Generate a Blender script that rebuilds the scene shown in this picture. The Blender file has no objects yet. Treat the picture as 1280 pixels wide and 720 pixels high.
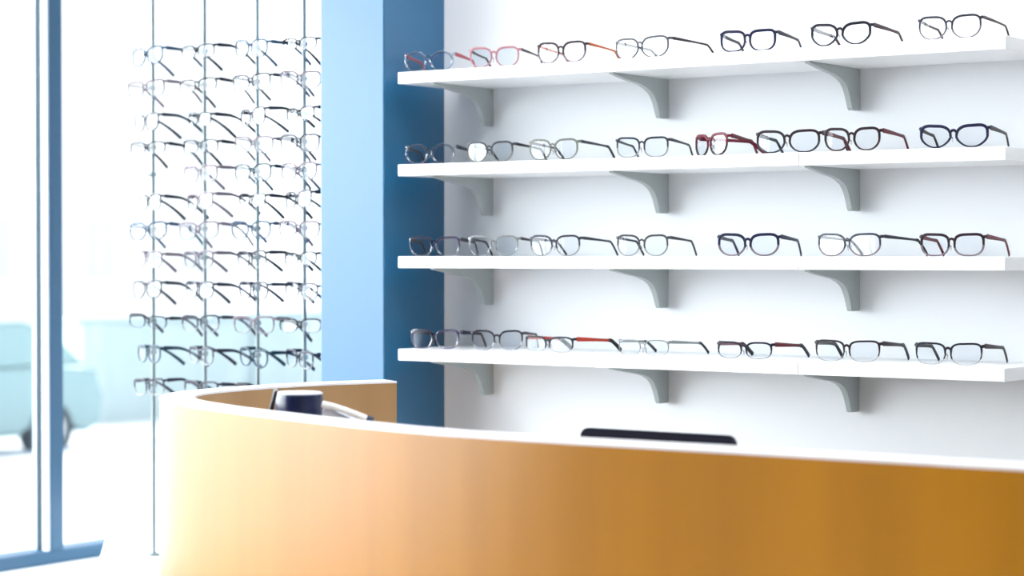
import bpy, bmesh, math, random
from mathutils import Vector, Matrix
random.seed(7)
PI = math.pi
SC = bpy.context.scene
COL = SC.collection

# ------------------------------------------------------------------ camera
FPX = 2700.0                       # focal length in pixels of a 1280 px frame
CAM = Vector((0.0, 0.0, 1.45))
YAW = math.atan2(2700.0, 3840.0)   # angle of the view axis off the -X direction
PITCH = math.atan(42.0 / FPX)
FH = Vector((-math.sin(math.atan2(2700, 3840)), math.cos(math.atan2(2700, 3840)), 0))
RT = Vector((FH.y, -FH.x, 0))
FW = FH * math.cos(PITCH) - Vector((0, 0, 1)) * math.sin(PITCH)
UP = FH * math.sin(PITCH) + Vector((0, 0, 1)) * math.cos(PITCH)

def ray(px, py):
    return FW + RT * ((px - 640) / FPX) - UP * ((py - 360) / FPX)
def at_y(px, py, y):
    d = ray(px, py); return CAM + d * ((y - CAM.y) / d.y)
def at_x(px, py, x):
    d = ray(px, py); return CAM + d * ((x - CAM.x) / d.x)
def at_z(px, py, z):
    d = ray(px, py); return CAM + d * ((z - CAM.z) / d.z)
def proj(p):
    v = Vector(p) - CAM; w = v.dot(FW)
    return 640 + FPX * v.dot(RT) / w, 360 - FPX * v.dot(UP) / w

cam_data = bpy.data.cameras.new('camera')
cam_data.sensor_width = 36.0
cam_data.lens = FPX / 1280 * 36
cam_data.clip_end = 300
cam_data.dof.use_dof = True
cam_data.dof.focus_distance = 3.95
cam_data.dof.aperture_fstop = 3.6
cam = bpy.data.objects.new('camera', cam_data)
m3 = Matrix((RT, UP, -FW)).transposed()
cam.matrix_world = Matrix.Translation(CAM) @ m3.to_4x4()
COL.objects.link(cam)
SC.camera = cam

# ------------------------------------------------------------------ materials
def mat(name, color, rough=0.5, metal=0.0, coat=0.0, spec=0.5, coat_rough=0.1):
    m = bpy.data.materials.new(name); m.use_nodes = True
    b = m.node_tree.nodes['Principled BSDF']
    b.inputs['Base Color'].default_value = (*color, 1)
    b.inputs['Roughness'].default_value = rough
    b.inputs['Metallic'].default_value = metal
    b.inputs['Coat Weight'].default_value = coat
    b.inputs['Coat Roughness'].default_value = coat_rough
    b.inputs['Specular IOR Level'].default_value = spec
    return m
def noisy(m, c1, c2, scale=(3, 3, 3), detail=3.0, bump=0.0, rough=None):
    nt = m.node_tree; b = nt.nodes['Principled BSDF']
    tc = nt.nodes.new('ShaderNodeTexCoord'); mp = nt.nodes.new('ShaderNodeMapping')
    mp.inputs['Scale'].default_value = scale
    nz = nt.nodes.new('ShaderNodeTexNoise'); nz.inputs['Scale'].default_value = 1.0
    nz.inputs['Detail'].default_value = detail
    rp = nt.nodes.new('ShaderNodeValToRGB')
    rp.color_ramp.elements[0].position = 0.3; rp.color_ramp.elements[1].position = 0.7
    rp.color_ramp.elements[0].color = (*c1, 1); rp.color_ramp.elements[1].color = (*c2, 1)
    nt.links.new(tc.outputs['Object'], mp.inputs['Vector'])
    nt.links.new(mp.outputs['Vector'], nz.inputs['Vector'])
    nt.links.new(nz.outputs['Fac'], rp.inputs['Fac'])
    nt.links.new(rp.outputs['Color'], b.inputs['Base Color'])
    if bump:
        bp = nt.nodes.new('ShaderNodeBump'); bp.inputs['Strength'].default_value = bump
        bp.inputs['Distance'].default_value = 0.002
        nt.links.new(nz.outputs['Fac'], bp.inputs['Height'])
        nt.links.new(bp.outputs['Normal'], b.inputs['Normal'])
    return m
def glassmat(name, tint=(1, 1, 1), ior=1.45, rough=0.02, extra=0.0):
    m = bpy.data.materials.new(name); m.use_nodes = True
    nt = m.node_tree; nt.nodes.clear()
    out = nt.nodes.new('ShaderNodeOutputMaterial'); mx = nt.nodes.new('ShaderNodeMixShader')
    tr = nt.nodes.new('ShaderNodeBsdfTransparent'); gl = nt.nodes.new('ShaderNodeBsdfGlossy')
    fr = nt.nodes.new('ShaderNodeFresnel'); fr.inputs['IOR'].default_value = ior
    ad = nt.nodes.new('ShaderNodeMath'); ad.operation = 'ADD'; ad.inputs[1].default_value = extra
    tr.inputs['Color'].default_value = (*tint, 1); gl.inputs['Roughness'].default_value = rough
    # reflect on the outer side of the slab only, so that the exit face never mirrors totally
    ge = nt.nodes.new('ShaderNodeNewGeometry'); iv = nt.nodes.new('ShaderNodeMath'); iv.operation = 'SUBTRACT'; iv.inputs[0].default_value = 1
    ml = nt.nodes.new('ShaderNodeMath'); ml.operation = 'MULTIPLY'
    nt.links.new(ge.outputs['Backfacing'], iv.inputs[1])
    nt.links.new(fr.outputs[0], ad.inputs[0]); nt.links.new(ad.outputs[0], ml.inputs[0]); nt.links.new(iv.outputs[0], ml.inputs[1])
    nt.links.new(ml.outputs[0], mx.inputs[0])
    nt.links.new(tr.outputs[0], mx.inputs[1]); nt.links.new(gl.outputs[0], mx.inputs[2])
    nt.links.new(mx.outputs[0], out.inputs['Surface'])
    return m

WALL = noisy(mat('white_wall_paint', (.86, .875, .9), .6), (.85, .87, .895), (.87, .885, .91), (2, 2, 2))
CEIL = noisy(mat('ceiling_paint', (.88, .89, .9), .8), (.87, .88, .89), (.89, .9, .91))
FLOOR = noisy(mat('pale_floor', (.6, .6, .6), .35), (.58, .59, .6), (.66, .66, .66), (1.5, 1.5, 1.5))
BLUE = noisy(mat('blue_paint', (.006, .16, .4), .4, coat=.7, spec=.5, coat_rough=.4), (.0, .115, .27), (.001, .125, .285), (2, 2, 2))
SHELF = noisy(mat('white_shelf_laminate', (.92, .93, .94), .35), (.91, .92, .93), (.93, .94, .95))
BRACK = mat('grey_bracket_metal', (.42, .46, .46), .45, .0)
RODM = mat('grey_green_rod_metal', (.22, .27, .28), .35, .4)
STEEL = noisy(mat('blue_frame_metal', (.015, .08, .16), .45, .0), (.015, .08, .16), (.02, .09, .175), (3, 3, .3))
DARKG = mat('dark_gasket_rubber', (.008, .035, .055), .7)
STEEL2 = mat('pale_frame_gasket', (.5, .62, .68), .4)
BEADHI = mat('pale_bead_and_highlight', (.72, .78, .88), .35)  # tone of the glazing bead and of the post's painted highlight
RIM = mat('white_edge_band', (.88, .87, .9), .4)
WOOD = noisy(mat('honey_wood_veneer', (.5, .22, .01), .4, spec=.12, coat=1.0, coat_rough=.26), (.395, .15, .0), (.475, .188, .0), (9, 9, .5), 4)
WOODIN = noisy(mat('tan_wood_lining', (.5, .3, .13), .5), (.38, .215, .085), (.44, .26, .115), (12, 12, .7), 4)
NAVY = mat('navy_plastic', (.012, .02, .07), .25)
BLACK = mat('black_plastic', (.006, .007, .018), .3)
PALE = mat('pale_plastic', (.72, .75, .84), .35)
WINGLASS = glassmat('window_glass', (.97, .99, 1), 1.35)
LENS = glassmat('spectacle_lens', (.965, .975, .99), 1.45, .03, .0)
LENSB = glassmat('coated_spectacle_lens', (.93, .96, .99), 1.55, .12, .07)

# ------------------------------------------------------------------ mesh helpers
def new_obj(name, bm, mats, parent=None, smooth=False, sharp=None):
    me = bpy.data.meshes.new(name)
    bmesh.ops.recalc_face_normals(bm, faces=bm.faces[:])
    if smooth:
        for f in bm.faces: f.smooth = True
    bm.to_mesh(me); bm.free()
    for m in (mats if isinstance(mats, (list, tuple)) else [mats]): me.materials.append(m)
    o = bpy.data.objects.new(name, me); COL.objects.link(o)
    if parent: o.parent = parent
    if smooth and sharp:
        try: me.set_sharp_from_angle(angle=math.radians(sharp))
        except Exception: pass
    return o
def empty(name, loc=(0, 0, 0), rz=0.0):
    o = bpy.data.objects.new(name, None); COL.objects.link(o)
    o.location = loc; o.rotation_euler = (0, 0, rz); o.empty_display_size = .05
    return o
def tag(o, label=None, cat=None, group=None, kind=None):
    if label: o['label'] = label
    if cat: o['category'] = cat
    if group: o['group'] = group
    if kind: o['kind'] = kind
    return o
def box(bm, a, b, bev=0.0, seg=2, mi=0):
    r = bmesh.ops.create_cube(bm, size=1)
    vs = r['verts']
    a, b = Vector(a), Vector(b)
    for v in vs:
        v.co = Vector([(a[i] + b[i]) / 2 + v.co[i] * (b[i] - a[i]) for i in range(3)])
    fs = list({f for v in vs for f in v.link_faces})
    for f in fs: f.material_index = mi
    if bev:
        es = list({e for v in vs for e in v.link_edges})
        bmesh.ops.bevel(bm, geom=es, offset=bev, segments=seg, profile=.5, affect='EDGES')
def prism(bm, pts, axis, lo, hi, mi=0):
    """extrude a closed 2-D outline along an axis ('x': pts are (y,z); 'z': (x,y); 'y': (x,z))"""
    def P(p, t):
        return {'x': (t, p[0], p[1]), 'y': (p[0], t, p[1]), 'z': (p[0], p[1], t)}[axis]
    A = [bm.verts.new(P(p, lo)) for p in pts]; B = [bm.verts.new(P(p, hi)) for p in pts]
    n = len(pts)
    f1 = bm.faces.new(A); f2 = bm.faces.new(B[::-1]); f1.material_index = f2.material_index = mi
    for i in range(n):
        f = bm.faces.new((A[i], B[i], B[(i + 1) % n], A[(i + 1) % n])); f.material_index = mi
def sweep(bm, pts, radii, n=8, closed=False, frame=None, mi=0, mifn=None):
    """tube with elliptical section; radii: list of (ru, rv); frame(i, tangent)->(u, v)"""
    N = len(pts); rings = []
    for i, p in enumerate(pts):
        a = pts[i - 1] if (i > 0 or closed) else p
        b = pts[(i + 1) % N] if (i < N - 1 or closed) else p
        t = (b - a).normalized()
        u, v = frame(i, t)
        ru, rv = radii[i] if isinstance(radii, list) else radii
        ring = []
        for k in range(n):
            an = 2 * PI * (k + .5) / n
            c, s = math.cos(an), math.sin(an)
            c = math.copysign(abs(c) ** .7, c); s = math.copysign(abs(s) ** .7, s)
            ring.append(bm.verts.new(p + u * (ru * c) + v * (rv * s)))
        rings.append(ring)
    M = N if closed else N - 1
    for i in range(M):
        A, B = rings[i], rings[(i + 1) % N]
        for k in range(n):
            f = bm.faces.new((A[k], A[(k + 1) % n], B[(k + 1) % n], B[k]))
            f.material_index = mifn(i) if mifn else mi
    if not closed:
        for r, e in ((rings[0], 0), (rings[-1], M - 1)):
            f = bm.faces.new(r); f.material_index = mifn(e) if mifn else mi
def zframe(i, t):
    u = t.cross(Vector((0, 0, 1)))
    u = u.normalized() if u.length > 1e-4 else Vector((1, 0, 0))
    return u, u.cross(t).normalized()
def lathe(bm, prof, n=32, c=(0, 0, 0), mi=0):
    rings = []
    for r, z in prof:
        rings.append([bm.verts.new((c[0] + r * math.cos(2 * PI * k / n), c[1] + r * math.sin(2 * PI * k / n), c[2] + z)) for k in range(n)])
    for a, b in zip(rings, rings[1:]):
        for k in range(n):
            f = bm.faces.new((a[k], a[(k + 1) % n], b[(k + 1) % n], b[k])); f.material_index = mi
    bm.faces.new(rings[0][::-1]); bm.faces.new(rings[-1])

def struct(name, bm, m, parent=None, smooth=False):
    o = new_obj(name, bm, m, parent, smooth)
    if not parent: o['kind'] = 'structure'
    return o

# ------------------------------------------------------------------ the room
YW = 3.815           # shelf wall surface
YF = 3.589           # front edge of the shelves
XC0, XC1 = -3.042, -2.865   # blue column in x
YC = 3.602           # blue column front
XW = -4.70           # window wall
H = 2.9
XR, YB, YN = 2.2, -3.0, 6.3

bm = bmesh.new(); box(bm, (XW - .3, YB - .2, -.1), (XR + .2, YN + .2, 0)); struct('floor', bm, FLOOR)
bm = bmesh.new(); box(bm, (XW - .3, YB - .2, H), (XR + .2, YN + .2, H + .15)); struct('ceiling', bm, CEIL)
bm = bmesh.new(); box(bm, (XC1 - .01, YW, 0), (XR, YW + .15, H)); struct('wall_back', bm, WALL)
bm = bmesh.new(); box(bm, (XR, YB, 0), (XR + .15, YW + .15, H)); struct('wall_right', bm, noisy(mat('grey_wall_paint', (.3, .31, .32), .8), (.28, .30, .32), (.32, .33, .35)))
BEIGE = noisy(mat('brown_wall_paint', (.4, .33, .25), .8), (.11, .07, .04), (.14, .09, .05))
bm = bmesh.new(); box(bm, (XW - .15, YB - .15, 0), (XR + .15, YB, H)); struct('wall_front', bm, BEIGE)
bm = bmesh.new(); box(bm, (XW - .15, YN, 0), (XR, YN + .15, H)); struct('wall_far', bm, WALL)
# low wall and head wall of the shop window
bm = bmesh.new(); box(bm, (XW - .12, YB, 0), (XW + .03, YN, .555), .004); struct('wall_left', bm, WALL)
bm = bmesh.new(); box(bm, (XW - .12, YB, 2.72), (XW + .04, YN, H)); struct('trim_1', bm, WALL)
# the blue column
bm = bmesh.new(); box(bm, (XC0, YC, 0), (XC1, YW + .15, H), .003, 2)
col = struct('trim_2', bm, BLUE)
col['label'] = 'square blue painted column between the window and the shelf wall'

bm = bmesh.new(); box(bm, (XW - .12, YB, .535), (XW + .04, -2.0, 2.72)); struct('wall_side', bm, BEIGE)  # unseen wall section, placed and kept dark to limit light on the desk
# shop window: rails, posts, panes
MY = at_x(62.5, 360, XW + .04).y
YWIN = -2.0
posts = [MY - 1.9 * k for k in range(0, 4)] + [MY + 1.75]
posts = sorted(posts)
bm = bmesh.new(); box(bm, (XW - .05, YB, .555), (XW + .035, YN, .595), .006); struct('trim_3', bm, STEEL)
bm = bmesh.new(); box(bm, (XW - .05, YB, 2.66), (XW + .05, YN, 2.72), .006); struct('trim_4', bm, STEEL)
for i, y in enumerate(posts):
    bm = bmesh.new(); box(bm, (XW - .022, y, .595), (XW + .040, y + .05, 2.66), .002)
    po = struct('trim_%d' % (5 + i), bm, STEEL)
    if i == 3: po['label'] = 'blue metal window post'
    for nm, xa, xb, d, m_ in (('highlight_strip', .0135, .037, .008, BEADHI), ('gasket', -.010, .0130, .006, DARKG),  # first strip is the post's bright reflection, put in as a pale face
                              ('glazing_bead', -.0185, -.0105, .009, BEADHI), ('outer_lip', -.024, -.0195, .010, STEEL2)):
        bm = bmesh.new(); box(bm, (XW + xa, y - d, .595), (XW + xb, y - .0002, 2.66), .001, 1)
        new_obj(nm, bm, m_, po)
edges = [YWIN] + posts + [YN]
n = 1
for a, b in zip(edges, edges[1:]):
    if b - a < .2: continue
    bm = bmesh.new(); box(bm, (XW - .012, a + (.0505 if a != YWIN else 0), .595), (XW - .004, b - (.0105 if b != YN else 0), 2.66))
    struct('window_%d' % n, bm, WINGLASS); n += 1

# ------------------------------------------------------------------ added fill light panels (unseen, outside the frame, they brighten the room)
def added_fill_light(x, y, sx, sy, power, label):
    t = empty('added_fill_light', (x, y, H))
    tag(t, label, 'fill light', 'added fill light panels')
    bm = bmesh.new()
    for s in (-1, 1):
        box(bm, (-sx / 2 - .03, s * sy / 2 - .015, -.04), (sx / 2 + .03, s * sy / 2 + .015, 0))
        box(bm, (s * sx / 2 - .015, -sy / 2, -.04), (s * sx / 2 + .015, sy / 2, 0))
    new_obj('frame', bm, SHELF, t)
    m = bpy.data.materials.get('light_panel')
    if not m:
        m = bpy.data.materials.new('light_panel'); m.use_nodes = True
        nt = m.node_tree; nt.nodes.clear()
        o = nt.nodes.new('ShaderNodeOutputMaterial'); e = nt.nodes.new('ShaderNodeEmission')
        e.inputs[0].default_value = (1, .985, .97, 1); e.inputs[1].default_value = power
        nt.links.new(e.outputs[0], o.inputs[0])
    bm = bmesh.new(); box(bm, (-sx / 2 + .015, -sy / 2 + .015, -.03), (sx / 2 - .015, sy / 2 - .015, -.02))
    new_obj('diffuser', bm, m, t)
LIGHTP = 9.0
for i, (x, y) in enumerate([(-2.55, 2.58), (-1.75, 2.58), (-.95, 2.58)]):
    added_fill_light(x, y, .7, .75, LIGHTP, 'added square fill light panel in the ceiling, out of view')

# ------------------------------------------------------------------ shelves
def zshelf(py):          # underside height from the left front corner of a row
    return at_y(497, py, YF).z
UND = [zshelf(105), zshelf(220.3), zshelf(335), zshelf(450.5)]
TH = .0245
xl = [at_y(p, 318, YF).x for p in (497, 741.5, 998, 1257)]
brx = [at_y(p, 318, YW).x for p in (617, 836, 1075)]
BP = [(0, 0), (.212, 0), (.212, -.003), (.175, -.0085), (.14, -.0135), (.108, -.0175), (.082, -.023), (.066, -.030),
      (.056, -.0385), (.048, -.050), (.041, -.064), (.036, -.077), (.032, -.081), (.004, -.081), (0, -.079)]
rows = ['top', 'second', 'third', 'lowest']
secs = ['left section beside the blue column', 'middle section', 'right section']
for r, zu in enumerate(UND):
    for s in range(3):
        t = empty('wall_shelf', ((xl[s] + xl[s + 1]) / 2, YW, zu))
        tag(t, 'white wall shelf of glasses, %s row, %s' % (rows[r], secs[s]), 'shelf', 'white wall shelves')
        hw = (xl[s + 1] - xl[s]) / 2 - .0008
        bm = bmesh.new(); box(bm, (-hw, YF - YW, 0), (hw, 0, TH), .0015, 2)
        new_obj('board', bm, SHELF, t)
        bm = bmesh.new()
        bx = brx[s] - t.location.x
        prism(bm, [(-d, z) for d, z in BP], 'x', bx - .011, bx)
        bmesh.ops.bevel(bm, geom=bm.edges[:], offset=.0008, segments=1, affect='EDGES')
        b = new_obj('bracket', bm, BRACK, t)
        b['label'] = 'grey curved bracket under the shelf'

# ------------------------------------------------------------------ spectacles
MATS = {}
def fm(name, c, rough=.25, metal=0.0):
    if name not in MATS: MATS[name] = mat(name, tuple(v * .8 for v in c) if max(c) < .1 else c, .4 if not metal else rough, metal * .5, spec=.22)
    return MATS[name]
def clearm(name, tint):
    if name not in MATS: MATS[name] = glassmat(name, tint, 1.5, .15, .10)
    return MATS[name]
F = {
 'black':  fm('black_acetate', (.012, .010, .022)),
 'navy':   fm('navy_acetate', (.015, .015, .055)),
 'brown':  fm('brown_acetate', (.05, .025, .03)),
 'dkbrown':fm('dark_brown_acetate', (.028, .014, .02)),
 'red':    fm('burgundy_acetate', (.12, .008, .02)),
 'orange': fm('orange_acetate', (.42, .08, .012)),
 'scarlet':fm('scarlet_acetate', (.5, .045, .02)),
 'pinkred':fm('pink_red_acetate', (.38, .07, .10)),
 'grey':   fm('grey_metal', (.08, .08, .09), .35, .4),
 'steel':  fm('dark_steel', (.04, .04, .06), .35, .4),
 'silver': fm('silver_metal', (.26, .27, .28), .35, .6),
 'mauve':  fm('grey_mauve_acetate', (.18, .14, .17)),
 'rose':   fm('rose_acetate', (.42, .20, .23)),
 'olive':  fm('olive_grey_acetate', (.17, .18, .16)),
 'clear':  clearm('clear_acetate', (.70, .76, .84)),
 'violet': clearm('violet_clear_acetate', (.50, .45, .68)),
 'teal':   fm('dark_teal_acetate', (.012, .05, .08)),
 'slate':  fm('slate_blue_acetate', (.03, .07, .13)),
}
WORD = {'black': 'black', 'navy': 'dark navy', 'brown': 'brown', 'dkbrown': 'dark brown', 'red': 'burgundy',
        'orange': 'orange', 'scarlet': 'red orange', 'pinkred': 'pinkish red', 'grey': 'grey metal', 'steel': 'dark grey metal',
        'silver': 'thin silver', 'mauve': 'greyish mauve', 'rose': 'rose pink', 'olive': 'olive grey', 'clear': 'clear see-through',
        'violet': 'violet tinted clear', 'teal': 'dark teal', 'slate': 'slate blue'}

SHAPES = {  # squareness, taper, cat-eye, height, top thickness, side/bottom thickness
 'round':  (2.15, .02, .00, .039),
 'panto':  (3.3, .20, .12, .0395),
 'square': (4.2, .13, .08, .0375),
 'cat':    (2.9, .30, .24, .038),
 'rect':   (3.6, .06, .02, .030),
}
def outline(side, a, b, cx, cz, n, taper, cat, N=40):
    pts = []
    for k in range(N):
        t = 2 * PI * k / N
        c, s = math.cos(t), math.sin(t)
        m_ = n if s >= 0 else 2 + (n - 2) * .45
        m_ = 2.3 + (m_ - 2.3) * .9
        x = a * math.copysign(abs(c) ** (2 / m_), c); z = b * math.copysign(abs(s) ** (2 / m_), s)
        x *= 1 - taper * max(0, -z / b) ** 1.3
        if z > 0: z += cat * b * max(0, x / a) ** 1.5
        if z > 0: z -= .10 * b * max(0, -x / a) ** 2
        pts.append((side * x + cx, z + cz))
    return pts
def glasses(W, shape, top, bottom, temple, tip=None, half=False, L=.14, rt=.0016, lensm=None, beta=0.0, droop=False, full=True):
    """one pair; x = across, y = back towards the ear ends, z up; origin at the middle of the lower rims"""
    n, taper, cat, lh = SHAPES[shape]
    root = empty('eyeglasses')
    bw = .0105
    a = (W - .007 - bw) / 4; b = lh / 2
    N = 40 if full else 24
    wrap = 1.3
    cz = b + rt
    def P(x, z): return Vector((x, wrap * x * x + .08 * (lh - z) * .0, z))
    bm = bmesh.new()
    for s in (-1, 1):
        cx = s * (bw / 2 + a)
        o = outline(s, a, b, cx, cz, n, taper, cat, N)
        pts = [P(x, z) for x, z in o]
        ctr = P(cx, cz)
        def fr(i, t, pts=pts, ctr=ctr):
            yv = Vector((0, 1, 0)); u = yv.cross(t).normalized(); return u, yv
        if half:
            idx = [k for k in range(-2, N // 2 + 3)]
            pp = [pts[k % N] for k in idx]
            def fr2(i, t): yv = Vector((0, 1, 0)); return yv.cross(t).normalized(), yv
            rad = [(rt * (1.0 if 2 < i < len(pp) - 3 else .55), rt * 1.1) for i in range(len(pp))]
            sweep(bm, pp, rad, 6, False, fr2, 0)
            pp = [pts[k % N] for k in range(N // 2 + 2, N + 1 - 2)]
            sweep(bm, pp, (rt * .28, rt * .5), 6, False, fr2, 1)
        else:
            rad = []
            for k in range(N):
                zz = (pts[k].z - cz) / b
                rad.append((rt * (1.0 + .35 * max(0, zz) - .30 * max(0, -zz)), rt * 1.15))
            sweep(bm, pts, rad, 6, True, fr, 0,
                  mifn=lambda i, pts=pts: 0 if pts[i].z > cz - b * .15 else 1)
        # end piece out to the hinge
        hz = cz + b * .74
        xe = s * (bw / 2 + 2 * a - .001)
        p0 = P(xe, hz); p1 = Vector((s * W / 2, wrap * W * W / 4 + .002, hz + .001)); p2 = p1 + Vector((0, .006, 0))
        sweep(bm, [p0, (p0 + p1) / 2 + Vector((0, -.001, 0)), p1, p2], [(.0016, .0028), (.0016, .003), (.0015, .0028), (.0012, .0024)], 6, False, zframe, 0)
    # bridge
    bp = []
    for k in range(7):
        x = -bw / 2 - .0005 + (bw + .001) * k / 6
        bp.append(P(x, cz + b * .42 + .0032 * (1 - (2 * x / bw) ** 2)) + Vector((0, -.001, 0)))
    sweep(bm, bp, (rt * 1.1, rt * 1.2), 6, False, zframe, 0)
    if half or full:      # nose pad arms
        for s in (-1, 1):
            sweep(bm, [P(s * bw * .52, cz + .002), Vector((s * bw * .42, .006, cz - .001)), Vector((s * bw * .36, .008, cz - .004))], (.0005, .0005), 5, False, zframe, 0)
    new_obj('frame_front', bm, [F[top], F[bottom]], root, True, 50)
    # lenses
    for s in (-1, 1):
        cx = s * (bw / 2 + a)
        o = outline(s, a * .985, b * .985, cx, cz, n, taper, cat, N)
        bm = bmesh.new()
        for dy in (0, .0012):
            c = bm.verts.new(P(cx, cz) + Vector((0, dy - .0006, 0)))
            rings = [[bm.verts.new(P(cx + (x - cx) * q, cz + (z - cz) * q) + Vector((0, dy - .0006, 0))) for x, z in o] for q in (.5, 1.0)]
            for k in range(N):
                k2 = (k + 1) % N
                bm.faces.new((c, rings[0][k], rings[0][k2])); bm.faces.new((rings[0][k], rings[1][k], rings[1][k2], rings[0][k2]))
            if dy == 0: R0 = rings[1]
            else: R1 = rings[1]
        for k in range(N): bm.faces.new((R0[k], R0[(k + 1) % N], R1[(k + 1) % N], R1[k]))
        new_obj('lens', bm, lensm or LENS, root, True, 40)
        if full:
            bm = bmesh.new()
            bmesh.ops.create_icosphere(bm, subdivisions=2, radius=1)
            for v in bm.verts: v.co = Vector((v.co.x * .0011 + s * bw * .34, v.co.y * .0032 + .008, v.co.z * .0055 + cz - .005))
            new_obj('nose_pad', bm, clearm('pad_silicone', (.85, .85, .88)), root, True)
    # temples
    for s in (-1, 1):
        hz = cz + b * .74 + .001
        h = Vector((s * W / 2, wrap * W * W / 4 + .008, hz))
        path = []; M = 18
        drop = hz * .18
        for k in range(M + 1):
            q = k / M
            y = L * q
            if droop: z = -.004 * q - .075 * max(0, q - .3) ** 1.6
            else:
                z = -drop * min(1, q / .72) if q < .72 else -drop - (hz - .0026 - drop) * ((q - .72) / .28) ** 1.15
            xx = s * .004 * math.sin(PI * q * .9)
            d = Vector((xx, y * (1 if q < .72 or droop else 1 - .12 * (q - .72)), z))
            ca, sa = math.cos(beta), math.sin(beta)
            d = Vector((d.x * ca - s * d.y * sa, d.y * ca, d.z))
            path.append(h + d)
        hgt = .0046 if (rt > .0018 or droop) else .0034
        rad = []
        for k in range(M + 1):
            q = k / M
            hh = hgt * (1 - .35 * min(1, q / .5)) if q < .6 else hgt * (.65 + .25 * min(1, (q - .6) / .3))
            rad.append((.0015, hh))
        cut = 12
        bm = bmesh.new()
        sweep(bm, path[:cut + 1] if tip else path, rad[:cut + 1] if tip else rad, 6, False, zframe, 0)
        tp = new_obj('temple', bm, F[temple], root, True, 50)
        if temple != top: tp['label'] = WORD[temple] + ' temple arm'
        if tip:
            bm = bmesh.new()
            sweep(bm, path[cut:], [(.0016, max(.0022, r[1] * 1.2)) for r in rad[cut:]], 6, False, zframe, 0)
            tt = new_obj('temple_tip', bm, F[tip], tp, True, 50); tt['label'] = WORD[tip] + ' temple tip'
    return root

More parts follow.
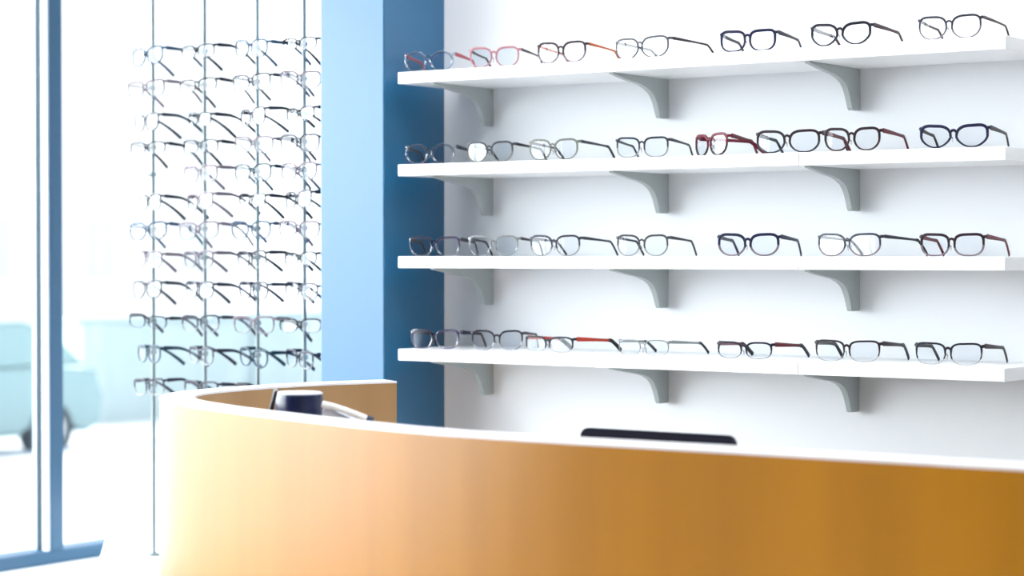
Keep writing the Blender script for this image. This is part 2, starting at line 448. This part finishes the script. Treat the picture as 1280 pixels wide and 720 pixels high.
# shelf row, pixel left / right of the front, right end of the temple, shape, colours ...
S = [
 (0, 506, 560, 585, 'round',  'clear', 'clear', 'pinkred', None, 0, 'clear round glasses with pinkish red arms, at the left end of the top shelf'),
 (0, 587, 646, 673, 'panto',  'rose', 'rose', 'dkbrown', None, 0, 'rose pink glasses with dark brown arms, second from the left on the top shelf'),
 (0, 672, 734, 775, 'panto',  'brown', 'mauve', 'orange', None, 0, 'brown glasses with bright orange arms, third from the left on the top shelf'),
 (0, 769, 837, 895, 'panto',  'grey', 'grey', 'dkbrown', None, 0, 'thin grey metal glasses with long dark brown arms, middle of the top shelf'),
 (0, 900, 972, 1003, 'square', 'navy', 'navy', 'black', None, 0, 'thick dark navy square glasses on the top shelf, just left of the second shelf joint'),
 (0, 1013, 1091, 1130, 'cat', 'black', 'steel', 'brown', None, 0, 'black cat-eye glasses on the top shelf, second from the right end'),
 (0, 1147, 1228, 1260, 'panto', 'steel', 'mauve', 'brown', None, 0, 'dark grey and mauve glasses at the right end of the top shelf'),
 (1, 507, 562, 586, 'round',  'clear', 'clear', 'steel', None, 0, 'clear round glasses with grey arms, at the left end of the second shelf'),
 (1, 584, 634, 662, 'panto',  'grey', 'olive', 'black', None, 0, 'grey metal glasses with black arms, second from the left on the second shelf'),
 (1, 662, 724, 768, 'panto',  'olive', 'olive', 'steel', 'black', 0, 'olive grey rounded glasses with black ear tips, third from the left on the second shelf'),
 (1, 770, 837, 865, 'square', 'steel', 'silver', 'black', None, 0, 'grey metal square glasses with black arms, on the second shelf above the middle bracket'),
 (1, 870, 910, 944, 'panto', 'red', 'brown', 'red', None, 1, 'burgundy glasses turned sideways so they look narrow, on the second shelf'),
 (1, 945, 1027, 1060, 'panto', 'dkbrown', 'steel', 'black', None, 0, 'dark brown glasses on the second shelf whose arm is crossed by the next pair'),
 (1, 1030, 1099, 1131, 'panto', 'dkbrown', 'brown', 'red', None, 0, 'dark brown glasses with burgundy arms, second from the right end of the second shelf'),
 (1, 1149, 1238, 1261, 'cat', 'navy', 'navy', 'dkbrown', None, 0, 'dark navy cat-eye glasses at the right end of the second shelf'),
 (2, 512, 562, 585, 'square', 'violet', 'clear', 'steel', None, 0, 'violet tinted clear glasses at the left end of the third shelf'),
 (2, 586, 640, 666, 'panto',  'silver', 'clear', 'black', None, 0, 'silver glasses with black arms, second from the left on the third shelf'),
 (2, 663, 726, 769, 'panto',  'steel', 'silver', 'steel', None, 0, 'dark grey metal glasses, third from the left on the third shelf'),
 (2, 771, 837, 869, 'panto',  'grey', 'silver', 'black', None, 0, 'grey metal glasses with black arms, on the third shelf above the middle bracket'),
 (2, 897, 975, 1000, 'panto', 'navy', 'mauve', 'navy', None, 0, 'dark navy glasses on the third shelf, left of the right-hand shelf joint'),
 (2, 1022, 1102, 1157, 'panto', 'steel', 'mauve', 'steel', 'black', 0, 'dark grey metal glasses with long black-tipped arms, third shelf above the right bracket'),
 (2, 1150, 1233, 1261, 'square', 'dkbrown', 'mauve', 'red', None, 0, 'dark brown glasses with burgundy arms at the right end of the third shelf'),
 (3, 514, 563, 588, 'square', 'violet', 'violet', 'navy', None, 0, 'violet tinted clear glasses at the left end of the lowest shelf'),
 (3, 589, 642, 664, 'panto',  'steel', 'clear', 'black', None, 0, 'dark grey see-through glasses, second from the left on the lowest shelf'),
 (3, 657, 718, 774, 'rect',   'black', 'silver', 'scarlet', 'black', 2, 'black half-rim glasses with red orange arms, on the left section of the lowest shelf'),
 (3, 773, 838, 882, 'rect',   'silver', 'silver', 'silver', 'black', 2, 'thin silver half-rim glasses with black tips, on the lowest shelf above the middle bracket'),
 (3, 897, 967, 1010, 'rect',  'black', 'steel', 'red', 'black', 2, 'black half-rim glasses with burgundy arms, on the lowest shelf left of the right-hand joint'),
 (3, 1019, 1101, 1133, 'square', 'dkbrown', 'silver', 'dkbrown', 'black', 2, 'dark brown browline glasses with pale lower rims, on the lowest shelf above the right bracket'),
 (3, 1144, 1230, 1258, 'square', 'black', 'silver', 'dkbrown', None, 2, 'black half-rim glasses at the right end of the lowest shelf'),
]
GR = ['glasses on the top shelf', 'glasses on the second shelf', 'glasses on the third shelf', 'glasses on the lowest shelf']
for (r, x0, x1, x2, shp, top, botm, tem, tip, mode, label) in S:
    zt = UND[r] + TH
    best = None
    Ls = .14
    beta = math.radians(38) if mode == 1 else 0
    for W1000 in range(112, 147, 3):
        W = W1000 / 1000
        for dg in range(-40 if mode != 1 else -55, 36):
            th = math.radians(dg); u = Vector((math.cos(th), math.sin(th), 0)); v = Vector((-math.sin(th), math.cos(th), 0))
            ymin = YF + .010
            c = Vector((0, ymin + abs(W / 2 * math.sin(th)) + (.004 if dg >= 0 else .006), zt + .02))
            tgt = x0
            # slide along the shelf until the left end sits on its pixel
            left = c - u * W / 2 + v * .006
            want = at_y(x0, 318, left.y).x
            c.x += want - left.x
            pr = proj(c + u * W / 2 + v * .006)[0]
            dv = (u * (-math.sin(beta)) + v * math.cos(beta)) if beta else v
            tp = proj(c + u * W / 2 + v * .008 + dv * (Ls * .97))[0]
            deep = (c + u * W / 2 + v * Ls).y
            deep2 = (c - u * W / 2 + v * Ls).y
            cost = (pr - x1) ** 2 + .35 * (tp - x2) ** 2 + .02 * ((W - .13) * 1000) ** 2
            if max(deep, deep2) > YW - .01: cost += 4000 * (max(deep, deep2) - YW + .01) * 10
            if best is None or cost < best[0]: best = (cost, W, th, c.copy())
    _, W, th, c = best
    heavy = {'black': .0021, 'navy': .0022, 'dkbrown': .0020, 'brown': .0018, 'red': .0021, 'clear': .0022, 'rose': .0018, 'violet': .0021}
    rt = heavy.get(top, .0016)
    if mode == 2: rt = .0012 if top == 'silver' else .0019
    g = glasses(W, shp, top, botm, tem, tip, half=(mode == 2), L=Ls, rt=rt, beta=beta, lensm=LENSB if x0 < 660 else LENS)
    g.location = (c.x, c.y, zt + .0003); g.rotation_euler = (0, 0, th)
    tag(g, label, 'glasses', GR[r])

# ------------------------------------------------------------------ rods with hanging display frames
YR = 3.70
rodpx = [191.5, 256, 322, 380.5]
rodname = ['leftmost rod', 'second rod from the left', 'third rod from the left', 'rod nearest the blue column']
rowpx = [64, 106, 148, 182, 216, 250, 286, 322, 360, 402, 442, 484]
ordn = ['topmost', 'second from the top', 'third from the top', 'fourth from the top', 'fifth from the top', 'sixth from the top',
        'seventh from the top', 'eighth from the top', 'fourth from the bottom', 'third from the bottom', 'second from the bottom', 'lowest']
ZP = .735
protos = {}
rodtop = H
pal = [('slate', 'slate', 'panto'), ('steel', 'silver', 'square'), ('teal', 'slate', 'panto'), ('black', 'steel', 'rect'),
       ('steel', 'steel', 'panto'), ('mauve', 'silver', 'square')]
for i, p in enumerate(rodpx):
    rx = at_y(p, 318, YR).x
    rod = empty('display_rod', (rx, YR, ZP))
    tag(rod, 'slim grey vertical rod holding glasses, ' + ['the leftmost', 'second from the left', 'third from the left', 'nearest the blue column'][i],
        'display rod', 'vertical display rods by the window')
    bm = bmesh.new(); lathe(bm, [(.0045, .006), (.0045, H - ZP)], 12)
    new_obj('pole', bm, RODM, rod, True, 40)
    bm = bmesh.new(); lathe(bm, [(.016, 0), (.016, .004), (.008, .007), (.0045, .008)], 20)
    new_obj('foot', bm, RODM, rod, True, 40)
    for k, py in enumerate(rowpx):
        z = at_y(256, py, YR).z
        # small clip with two pegs
        bm = bmesh.new()
        box(bm, (-.007, -.012, z - ZP - .005), (.007, .005, z - ZP + .005), .001, 1)
        box(bm, (-.003, -.016, z - ZP - .004), (.003, -.006, z - ZP + .0), .0008, 1)
        cl = new_obj('clip', bm, RODM, rod)
        if i == 0 and k in (4,): continue
        top, botm, shp = pal[(k * 5 + i * 3 + (k * i) % 4) % len(pal)]
        key = (top, shp)
        if key not in protos:
            g = glasses(.122, shp, top, botm, top, None, half=(shp == 'rect'), L=.115, rt=.0018, droop=True, full=False)
            protos[key] = g
        else:
            src = protos[key]
            g = src.copy(); COL.objects.link(g)
            for ch in src.children:
                c2 = ch.copy(); COL.objects.link(c2); c2.parent = g
        th = math.radians(-9 + 11 * math.sin(k * 2.3) + 2 * math.sin(i * 2 + k))
        dz = SHAPES[shp][3] * .66
        g.location = (rx - .004 * math.sin(k + i), YR - .021, z - dz)
        g.rotation_euler = (math.radians(random.uniform(-3, 3)), math.radians(random.uniform(-3, 3)), th)
        tag(g, '%s glasses on the %s, %s' % (WORD[top], rodname[i], ordn[k]), 'glasses', 'display glasses on the rods')

bm = bmesh.new(); prism(bm, [(-3.05, 3.61), (-3.70, 3.61), (-3.78, 3.66), (-4.50, 4.42), (-4.60, 4.6), (-4.60, 5.2), (-3.05, 5.2)], 'z', 0, ZP)
bmesh.ops.bevel(bm, geom=[e for e in bm.edges if e.verts[0].co.z > .7 and e.verts[1].co.z > .7], offset=.008, segments=3, affect='EDGES')
tag(new_obj('display_plinth', bm, SHELF), 'white plinth carrying the display rods beside the blue column', 'plinth')

# ------------------------------------------------------------------ curved reception desk
ZT = CAM.z - .235
ctrl = [(0.60, 2.42), (0.10, 2.335), (-.40, 2.29), (-.912, 2.272), (-1.27, 2.268), (-1.573, 2.262), (-1.80, 2.285), (-2.09, 2.368), (-2.32, 2.452),
        (-2.49, 2.545), (-2.585, 2.67), (-2.612, 2.82), (-2.605, 2.96), (-2.575, 3.08), (-2.527, 3.178)]
def catmull(P, per=8):
    out = []
    n = len(P)
    for i in range(n - 1):
        p0 = P[max(0, i - 1)]; p1 = P[i]; p2 = P[i + 1]; p3 = P[min(n - 1, i + 2)]
        for k in range(per):
            t = k / per
            out.append(tuple(.5 * (2 * p1[j] + (p2[j] - p0[j]) * t + (2 * p0[j] - 5 * p1[j] + 4 * p2[j] - p3[j]) * t * t +
                                   (3 * p1[j] - p0[j] - 3 * p2[j] + p3[j]) * t ** 3) for j in range(2)))
    out.append(P[-1]); return out
outer = catmull(ctrl)
for _ in range(3):
    outer = [outer[0]] + [tuple((outer[i - 1][j] + 2 * outer[i][j] + outer[i + 1][j]) / 4 for j in range(2)) for i in range(1, len(outer) - 1)] + [outer[-1]]
def normals(P):
    out = []
    for i in range(len(P)):
        a = P[max(0, i - 1)]; b = P[min(len(P) - 1, i + 1)]
        t = Vector((b[0] - a[0], b[1] - a[1])).normalized()
        out.append(Vector((t.y, -t.x)))    # to the inside
    return out
nrm = normals(outer)
def offs(d): return [(p[0] + n_.x * d, p[1] + n_.y * d) for p, n_ in zip(outer, nrm)]
def ribbon(bm, A, B, z0, z1):
    """solid between plan curves A and B from z0 to z1"""
    q = [[bm.verts.new((a[0], a[1], z0)), bm.verts.new((b[0], b[1], z0)), bm.verts.new((b[0], b[1], z1)), bm.verts.new((a[0], a[1], z1))] for a, b in zip(A, B)]
    for m, n_ in zip(q, q[1:]):
        for k in range(4): bm.faces.new((m[k], m[(k + 1) % 4], n_[(k + 1) % 4], n_[k]))
    bm.faces.new(q[0]); bm.faces.new(q[-1][::-1])
desk = empty('reception_desk', (-1.2, 2.9, 0))
tag(desk, 'curved honey wood reception desk with a white top edge in the foreground', 'reception desk')
def dobj(name, bm, m, sharp=30):
    o = new_obj(name, bm, m, desk, True, sharp)
    o.location = (1.2, -2.9, 0); return o
# winding of ctrl goes right to left then back, so the inside lies on +normal side
sgn = 1 if (nrm[10].y > 0) else -1
bm = bmesh.new(); ribbon(bm, offs(0), offs(.022 * sgn), 0.0, ZT - .004)
dobj('outer_panel', bm, WOOD)['label'] = 'honey wood veneer curved front'
bm = bmesh.new(); ribbon(bm, offs(.0222 * sgn), offs(.056 * sgn), 0.0, ZT - .004)
dobj('inner_panel', bm, WOODIN)['label'] = 'tan wood inner lining'
bm = bmesh.new(); ribbon(bm, offs(-.0005 * sgn), offs(.0565 * sgn), ZT - .0038, ZT)
dobj('top_edge', bm, RIM)['label'] = 'white top edge'
ZK = .985
bm = bmesh.new()
inn = [p for p in offs(.0575 * sgn) if p[0] < .3]
back = [(.29, 2.85), (-1.6, 2.85), (-1.95, 3.0), (-2.2, 3.12)]
prism(bm, inn + back[::-1], 'z', ZK - .03, ZK)
dobj('worktop', bm, RIM)['label'] = 'white inner worktop'

# ------------------------------------------------------------------ things on the desk worktop
def at_d(px, py, D):
    d = ray(px, py); return CAM + d * (D / d.dot(FW))
# laptop, lid seen from behind
pl = at_y(727, 536, 2.72); pr_ = at_y(920, 543, 2.72)
lx0, lx1 = pl.x, pr_.x; ztop = (pl.z + pr_.z) / 2
lap = empty('laptop', ((lx0 + lx1) / 2, 2.72, ZK))
tag(lap, 'black laptop whose rounded lid top shows above the desk edge', 'laptop')
w = (lx1 - lx0) / 2; hgt = ztop - ZK
def rrect(w, z0, z1, r, n=8):
    pts = []
    for cx, cz, a0 in ((w - r, z1 - r, 0), (-w + r, z1 - r, PI / 2), (-w + r, z0 + r, PI), (w - r, z0 + r, 1.5 * PI)):
        for k in range(n + 1):
            a = a0 + PI / 2 * k / n; pts.append((cx + r * math.cos(a), cz + r * math.sin(a)))
    return pts
bm = bmesh.new(); prism(bm, rrect(w, .012, hgt, .014), 'y', -.004, .004)
lid = new_obj('lid', bm, mat('matte_navy_lid', (.004, .004, .014), .55, spec=.12), lap)
bm = bmesh.new(); prism(bm, rrect(w - .008, .022, hgt - .008, .006), 'y', .004, .0046)
new_obj('screen', bm, BLACK, lid)
bm = bmesh.new(); prism(bm, [(x, y) for x, y in rrect(w, .0, .2, .012)], 'z', .001, .012)
new_obj('base', bm, BLACK, lap)
bm = bmesh.new(); prism(bm, [(x, y) for x, y in rrect(w - .02, .03, .11, .004)], 'z', .012, .0135)
new_obj('keyboard', bm, NAVY, lap)

# navy tumbler with pale lid
c = at_d(374, 500, 3.43)
zt_ = at_d(374, 488, 3.43).z
tm = empty('tumbler', (c.x, c.y, ZK))
tag(tm, 'navy blue tumbler with a pale lid behind the desk edge on the left', 'tumbler')
hh = zt_ - ZK
bm = bmesh.new(); lathe(bm, [(.024, .001), (.028, .004), (.036, hh * .7), (.0385, hh - .012), (.037, hh - .006)], 40)
new_obj('cup', bm, NAVY, tm, True, 50)
bm = bmesh.new(); lathe(bm, [(.0375, hh - .0058), (.0378, hh - .004), (.034, hh - .002), (.012, hh - .001)], 40)
new_obj('lid', bm, PALE, tm, True, 60)['label'] = 'pale lid'
# slim black tablet seen edge on, leaning
c = at_d(333, 513, 3.355); tb = empty('tablet', (c.x, c.y, ZK)); tb.rotation_euler = (0, 0, math.atan2(RT.y, RT.x) + .112)
tag(tb, 'slim black tablet seen edge-on, leaning beside the navy tumbler', 'tablet')
ztb = at_d(342, 487, 3.355).z - ZK
bm = bmesh.new(); pts = []
Lf = [(-.030 + .045 * (q / 10) ** 1.0 - .006 * math.sin(PI * q / 10), ztb * q / 10) for q in range(11)]
prof = [(x - .003, z) for x, z in Lf] + [(x + .003, z) for x, z in Lf[::-1]]
prism(bm, prof, 'y', -.028, .028)
bmesh.ops.bevel(bm, geom=bm.edges[:], offset=.001, segments=1, affect='EDGES')
new_obj('case', bm, BLACK, tb)
bm = bmesh.new(); prism(bm, [(x + .0031, z) for x, z in Lf[1:-1]] + [(x + .0037, z) for x, z in Lf[1:-1][::-1]], 'y', -.024, .024)
new_obj('glass', bm, NAVY, tb)

# white sloping telephone with navy end
c = at_d(400, 515, 3.36)
ph = empty('telephone', (c.x, c.y, ZK)); ph.rotation_euler = (0, 0, math.atan2(RT.y, RT.x))
tag(ph, 'white sloping desk telephone with a navy tip, right of the navy tumbler', 'telephone')
s_ = 3.36 / FPX
zA = at_d(404, 501, 3.36).z - ZK; zB = at_d(466, 523, 3.36).z - ZK
xA = 4 * s_; xB = 68 * s_
bm = bmesh.new(); prism(bm, [(xA, 0), (xB - .014, 0), (xB - .014, zB - .010), (xA + .012, zA - .012), (xA, zA - .010)], 'y', -.02, .05)
bmesh.ops.bevel(bm, geom=bm.edges[:], offset=.003, segments=2, affect='EDGES')
new_obj('body', bm, PALE, ph)
bm = bmesh.new()
pp = [Vector((xA + (xB - .010 - xA) * q, -.014, zA - .004 + (zB + .004 - zA) * (q ** 1.25))) for q in (0, .25, .5, .75, 1)]
sweep(bm, pp, [(.012, .005)] * 5, 12, False, zframe, 0)
hs = new_obj('handset', bm, SHELF, ph, True, 50); hs['label'] = 'white handset'
bm = bmesh.new(); sweep(bm, [pp[-1] + Vector((-.001, 0, 0)), pp[-1] + Vector((.010, 0, -.003))], [(.0125, .0062), (.010, .005)], 12, False, zframe, 0)
new_obj('tip', bm, NAVY, hs, True, 50)['label'] = 'navy tip'

# ------------------------------------------------------------------ outside
ZG = -.6
PAVE = noisy(mat('pale_pavement', (.7, .7, .7), .8), (.62, .63, .65), (.72, .72, .73), (.6, .6, .6))
ROAD = noisy(mat('pale_road', (.5, .52, .55), .8), (.55, .57, .6), (.62, .64, .66), (.4, .4, .4))  # pale grey with slight random tone
KERB = mat('grey_kerb', (.16, .22, .3), .7)
FAC = noisy(mat('white_facade', (.8, .8, .8), .8), (.78, .78, .79), (.84, .84, .84), (.3, .3, .3))
FWIN = mat('facade_window', (.60, .66, .7), .4)
kx = at_z(0, 572, ZG).x
bm = bmesh.new(); box(bm, (kx, -60, ZG - .2), (XW - .12, 90, ZG)); struct('ground_pavement', bm, PAVE)
bm = bmesh.new(); box(bm, (-200, -100, ZG - .4), (kx - .14, 160, ZG - .14)); struct('ground_road', bm, ROAD)
bm = bmesh.new(); box(bm, (kx - .14, -60, ZG - .3), (kx - .002, 90, ZG + .02), .01, 1); struct('trim_20', bm, KERB)

TEAL = mat('teal_car_paint', (.21, .35, .38), .25, coat=.6)
PALEBLUE = noisy(mat('pale_blue_render', (.4, .52, .56), .8), (.40, .50, .53), (.44, .54, .57))
CGLS = mat('car_glass', (.35, .55, .6), .1)
TYRE = mat('tyre_rubber', (.03, .05, .07), .7)
HUB = mat('wheel_alloy', (.6, .63, .66), .3, .4)
def car(x, y, label, PAINT, rz=0.0):
    t = empty('car', (x, y, ZG - .14), rz); tag(t, label, 'car')
    # side profile along y (front towards +y), z up
    body = [(-2.1, .35), (-2.15, .62), (-2.05, .93), (-1.5, .98), (1.0, .98), (2.2, .88), (2.6, .72), (2.64, .36), (2.3, .26)]
    def arch(cy):
        return [(cy + .37 * math.cos(PI * k / 10), .27 + .37 * math.sin(PI * k / 10)) for k in range(11)]
    prof = body + arch(1.3) + arch(-1.35) + [(-1.9, .26)]
    bm = bmesh.new(); prism(bm, prof, 'x', -.86, .86)
    bmesh.ops.bevel(bm, geom=[e for e in bm.edges if abs(e.verts[0].co.x - e.verts[1].co.x) < .01], offset=.05, segments=3, affect='EDGES')
    new_obj('body', bm, PAINT, t, True, 40)
    cab = [(-1.95, .98), (-1.6, 1.36), (-1.2, 1.47), (.05, 1.46), (.45, 1.36), (1.1, .98)]
    bm = bmesh.new()
    A = [bm.verts.new((.78 if z < 1 else .62, yy, z)) for yy, z in cab]; B = [bm.verts.new((-.78 if z < 1 else -.62, yy, z)) for yy, z in cab]
    bm.faces.new(A); bm.faces.new(B[::-1])
    for k in range(6): bm.faces.new((A[k], B[k], B[(k + 1) % 6], A[(k + 1) % 6]))
    bmesh.ops.bevel(bm, geom=bm.edges[:], offset=.03, segments=2, affect='EDGES')
    cb = new_obj('cabin', bm, PAINT, t, True, 40)
    for (a, b) in (((-1.45, -.45)), ((-.38, .62))):
        bm = bmesh.new()
        q = [(.785, a, 1.02), (.785, b, 1.02), (.655, b - (.28 if b > 0 else 0), 1.37), (.655, a + (.18 if a < -1 else 0), 1.37)]
        V1 = [bm.verts.new(v) for v in q]; V2 = [bm.verts.new((v[0] - .02, v[1], v[2])) for v in q]
        bm.faces.new(V1); bm.faces.new(V2[::-1])
        for k in range(4): bm.faces.new((V1[k], V2[k], V2[(k + 1) % 4], V1[(k + 1) % 4]))
        new_obj('side_window', bm, CGLS, cb)
    for cy in (1.3, -1.35):
        for sx in (-1, 1):
            bm = bmesh.new(); lathe(bm, [(.2, -.1), (.30, -.1), (.32, -.06), (.32, .06), (.30, .1), (.2, .1)], 28)
            w_ = new_obj('wheel', bm, TYRE, t, True, 40); w_.location = (sx * .77, cy, .32); w_.rotation_euler = (0, PI / 2, 0)
            bm = bmesh.new(); lathe(bm, [(.19, -.105), (.17, -.09), (.05, -.11), (.05, .11), (.17, .09), (.19, .105)], 20)
            new_obj('hub', bm, HUB, w_, True, 40)
    return t
cx = kx - 1.4
cy1 = at_x(150, 450, cx).y - 1.25
car(cx, at_x(64, 450, cx).y - 2.15, 'teal car parked beyond the shop window, its tail hidden behind the blue post', TEAL, PI)
xw_ = cx - 2.4; wy0 = at_x(86, 450, xw_).y
sw = empty('street_wall', (xw_, wy0, ZG - .14)); tag(sw, 'low pale blue wall along the far side of the street', 'wall')
bm = bmesh.new(); box(bm, (-.15, 0, -.05), (.15, 14, 1.30), .01, 1); new_obj('wall_body', bm, PALEBLUE, sw)
bm = bmesh.new(); box(bm, (-.2, -.05, 1.30), (.2, 14.05, 1.38), .015, 1); new_obj('coping', bm, PALEBLUE, sw)
for k in range(5):
    bm = bmesh.new(); box(bm, (.12, k * 3.3, -.05), (.24, k * 3.3 + .4, 1.30), .01, 1); new_obj('pier', bm, PALEBLUE, sw)

def building(x, y0, y1, h, nwin, nfl, label):
    t = empty('building', (x, (y0 + y1) / 2, ZG)); tag(t, label, 'building')
    L_ = (y1 - y0) / 2
    bm = bmesh.new(); box(bm, (-8, -L_, -.3), (0, L_, h), .05, 1); new_obj('wall', bm, FAC, t)
    bm = bmesh.new(); box(bm, (-8.2, -L_ - .2, h), (.5, L_ + .2, h + .5), .05, 1); new_obj('roof', bm, FAC, t)
    for f in range(nfl):
        for k in range(nwin):
            cy = -L_ + (k + .5) * 2 * L_ / nwin; cz = 2.2 + f * 3.2
            bm = bmesh.new()
            box(bm, (.0, cy - .6, cz - .85), (.08, cy + .6, cz - .78)); box(bm, (.0, cy - .6, cz + .78), (.08, cy + .6, cz + .85))
            box(bm, (.0, cy - .6, cz - .78), (.08, cy - .54, cz + .78)); box(bm, (.0, cy + .54, cz - .78), (.08, cy + .6, cz + .78))
            box(bm, (.0, cy - .02, cz - .78), (.06, cy + .02, cz + .78))
            w_ = new_obj('window', bm, FAC, t)
            bm = bmesh.new(); box(bm, (.005, cy - .54, cz - .78), (.03, cy + .54, cz + .78)); new_obj('pane', bm, FWIN, w_)
building(-42, 28, 46, 11, 5, 3, 'white building across the street with rows of windows')

# ------------------------------------------------------------------ light
SKY, GLOW = 2.0, 17.0
wd = bpy.data.worlds.new('world'); SC.world = wd; wd.use_nodes = True
bg = wd.node_tree.nodes['Background']
bg.inputs[1].default_value = 1.0
# hazy bright sky: even white, plus an added glow lobe lighting column and desk
nt = wd.node_tree
tc = nt.nodes.new('ShaderNodeTexCoord')
dt = nt.nodes.new('ShaderNodeVectorMath'); dt.operation = 'DOT_PRODUCT'
dt.inputs[1].default_value = tuple(Vector((-.88, -.42, .20)).normalized())
mxn = nt.nodes.new('ShaderNodeMath'); mxn.operation = 'MAXIMUM'; mxn.inputs[1].default_value = 0
pw = nt.nodes.new('ShaderNodeMath'); pw.operation = 'POWER'; pw.inputs[1].default_value = 3
ml = nt.nodes.new('ShaderNodeMath'); ml.operation = 'MULTIPLY_ADD'; ml.inputs[1].default_value = GLOW; ml.inputs[2].default_value = SKY
vm = nt.nodes.new('ShaderNodeVectorMath'); vm.operation = 'SCALE'; vm.inputs[0].default_value = (.95, .985, 1.0)
nt.links.new(tc.outputs['Generated'], dt.inputs[0]); nt.links.new(dt.outputs['Value'], mxn.inputs[0])
nt.links.new(mxn.outputs[0], pw.inputs[0]); nt.links.new(pw.outputs[0], ml.inputs[0])
nt.links.new(ml.outputs[0], vm.inputs['Scale']); nt.links.new(vm.outputs[0], bg.inputs[0])

SC.view_settings.view_transform = 'Standard'
SC.view_settings.look = 'None'
SC.view_settings.gamma = 1
SC.view_settings.use_curve_mapping = False
SC.view_settings.exposure = 0.0
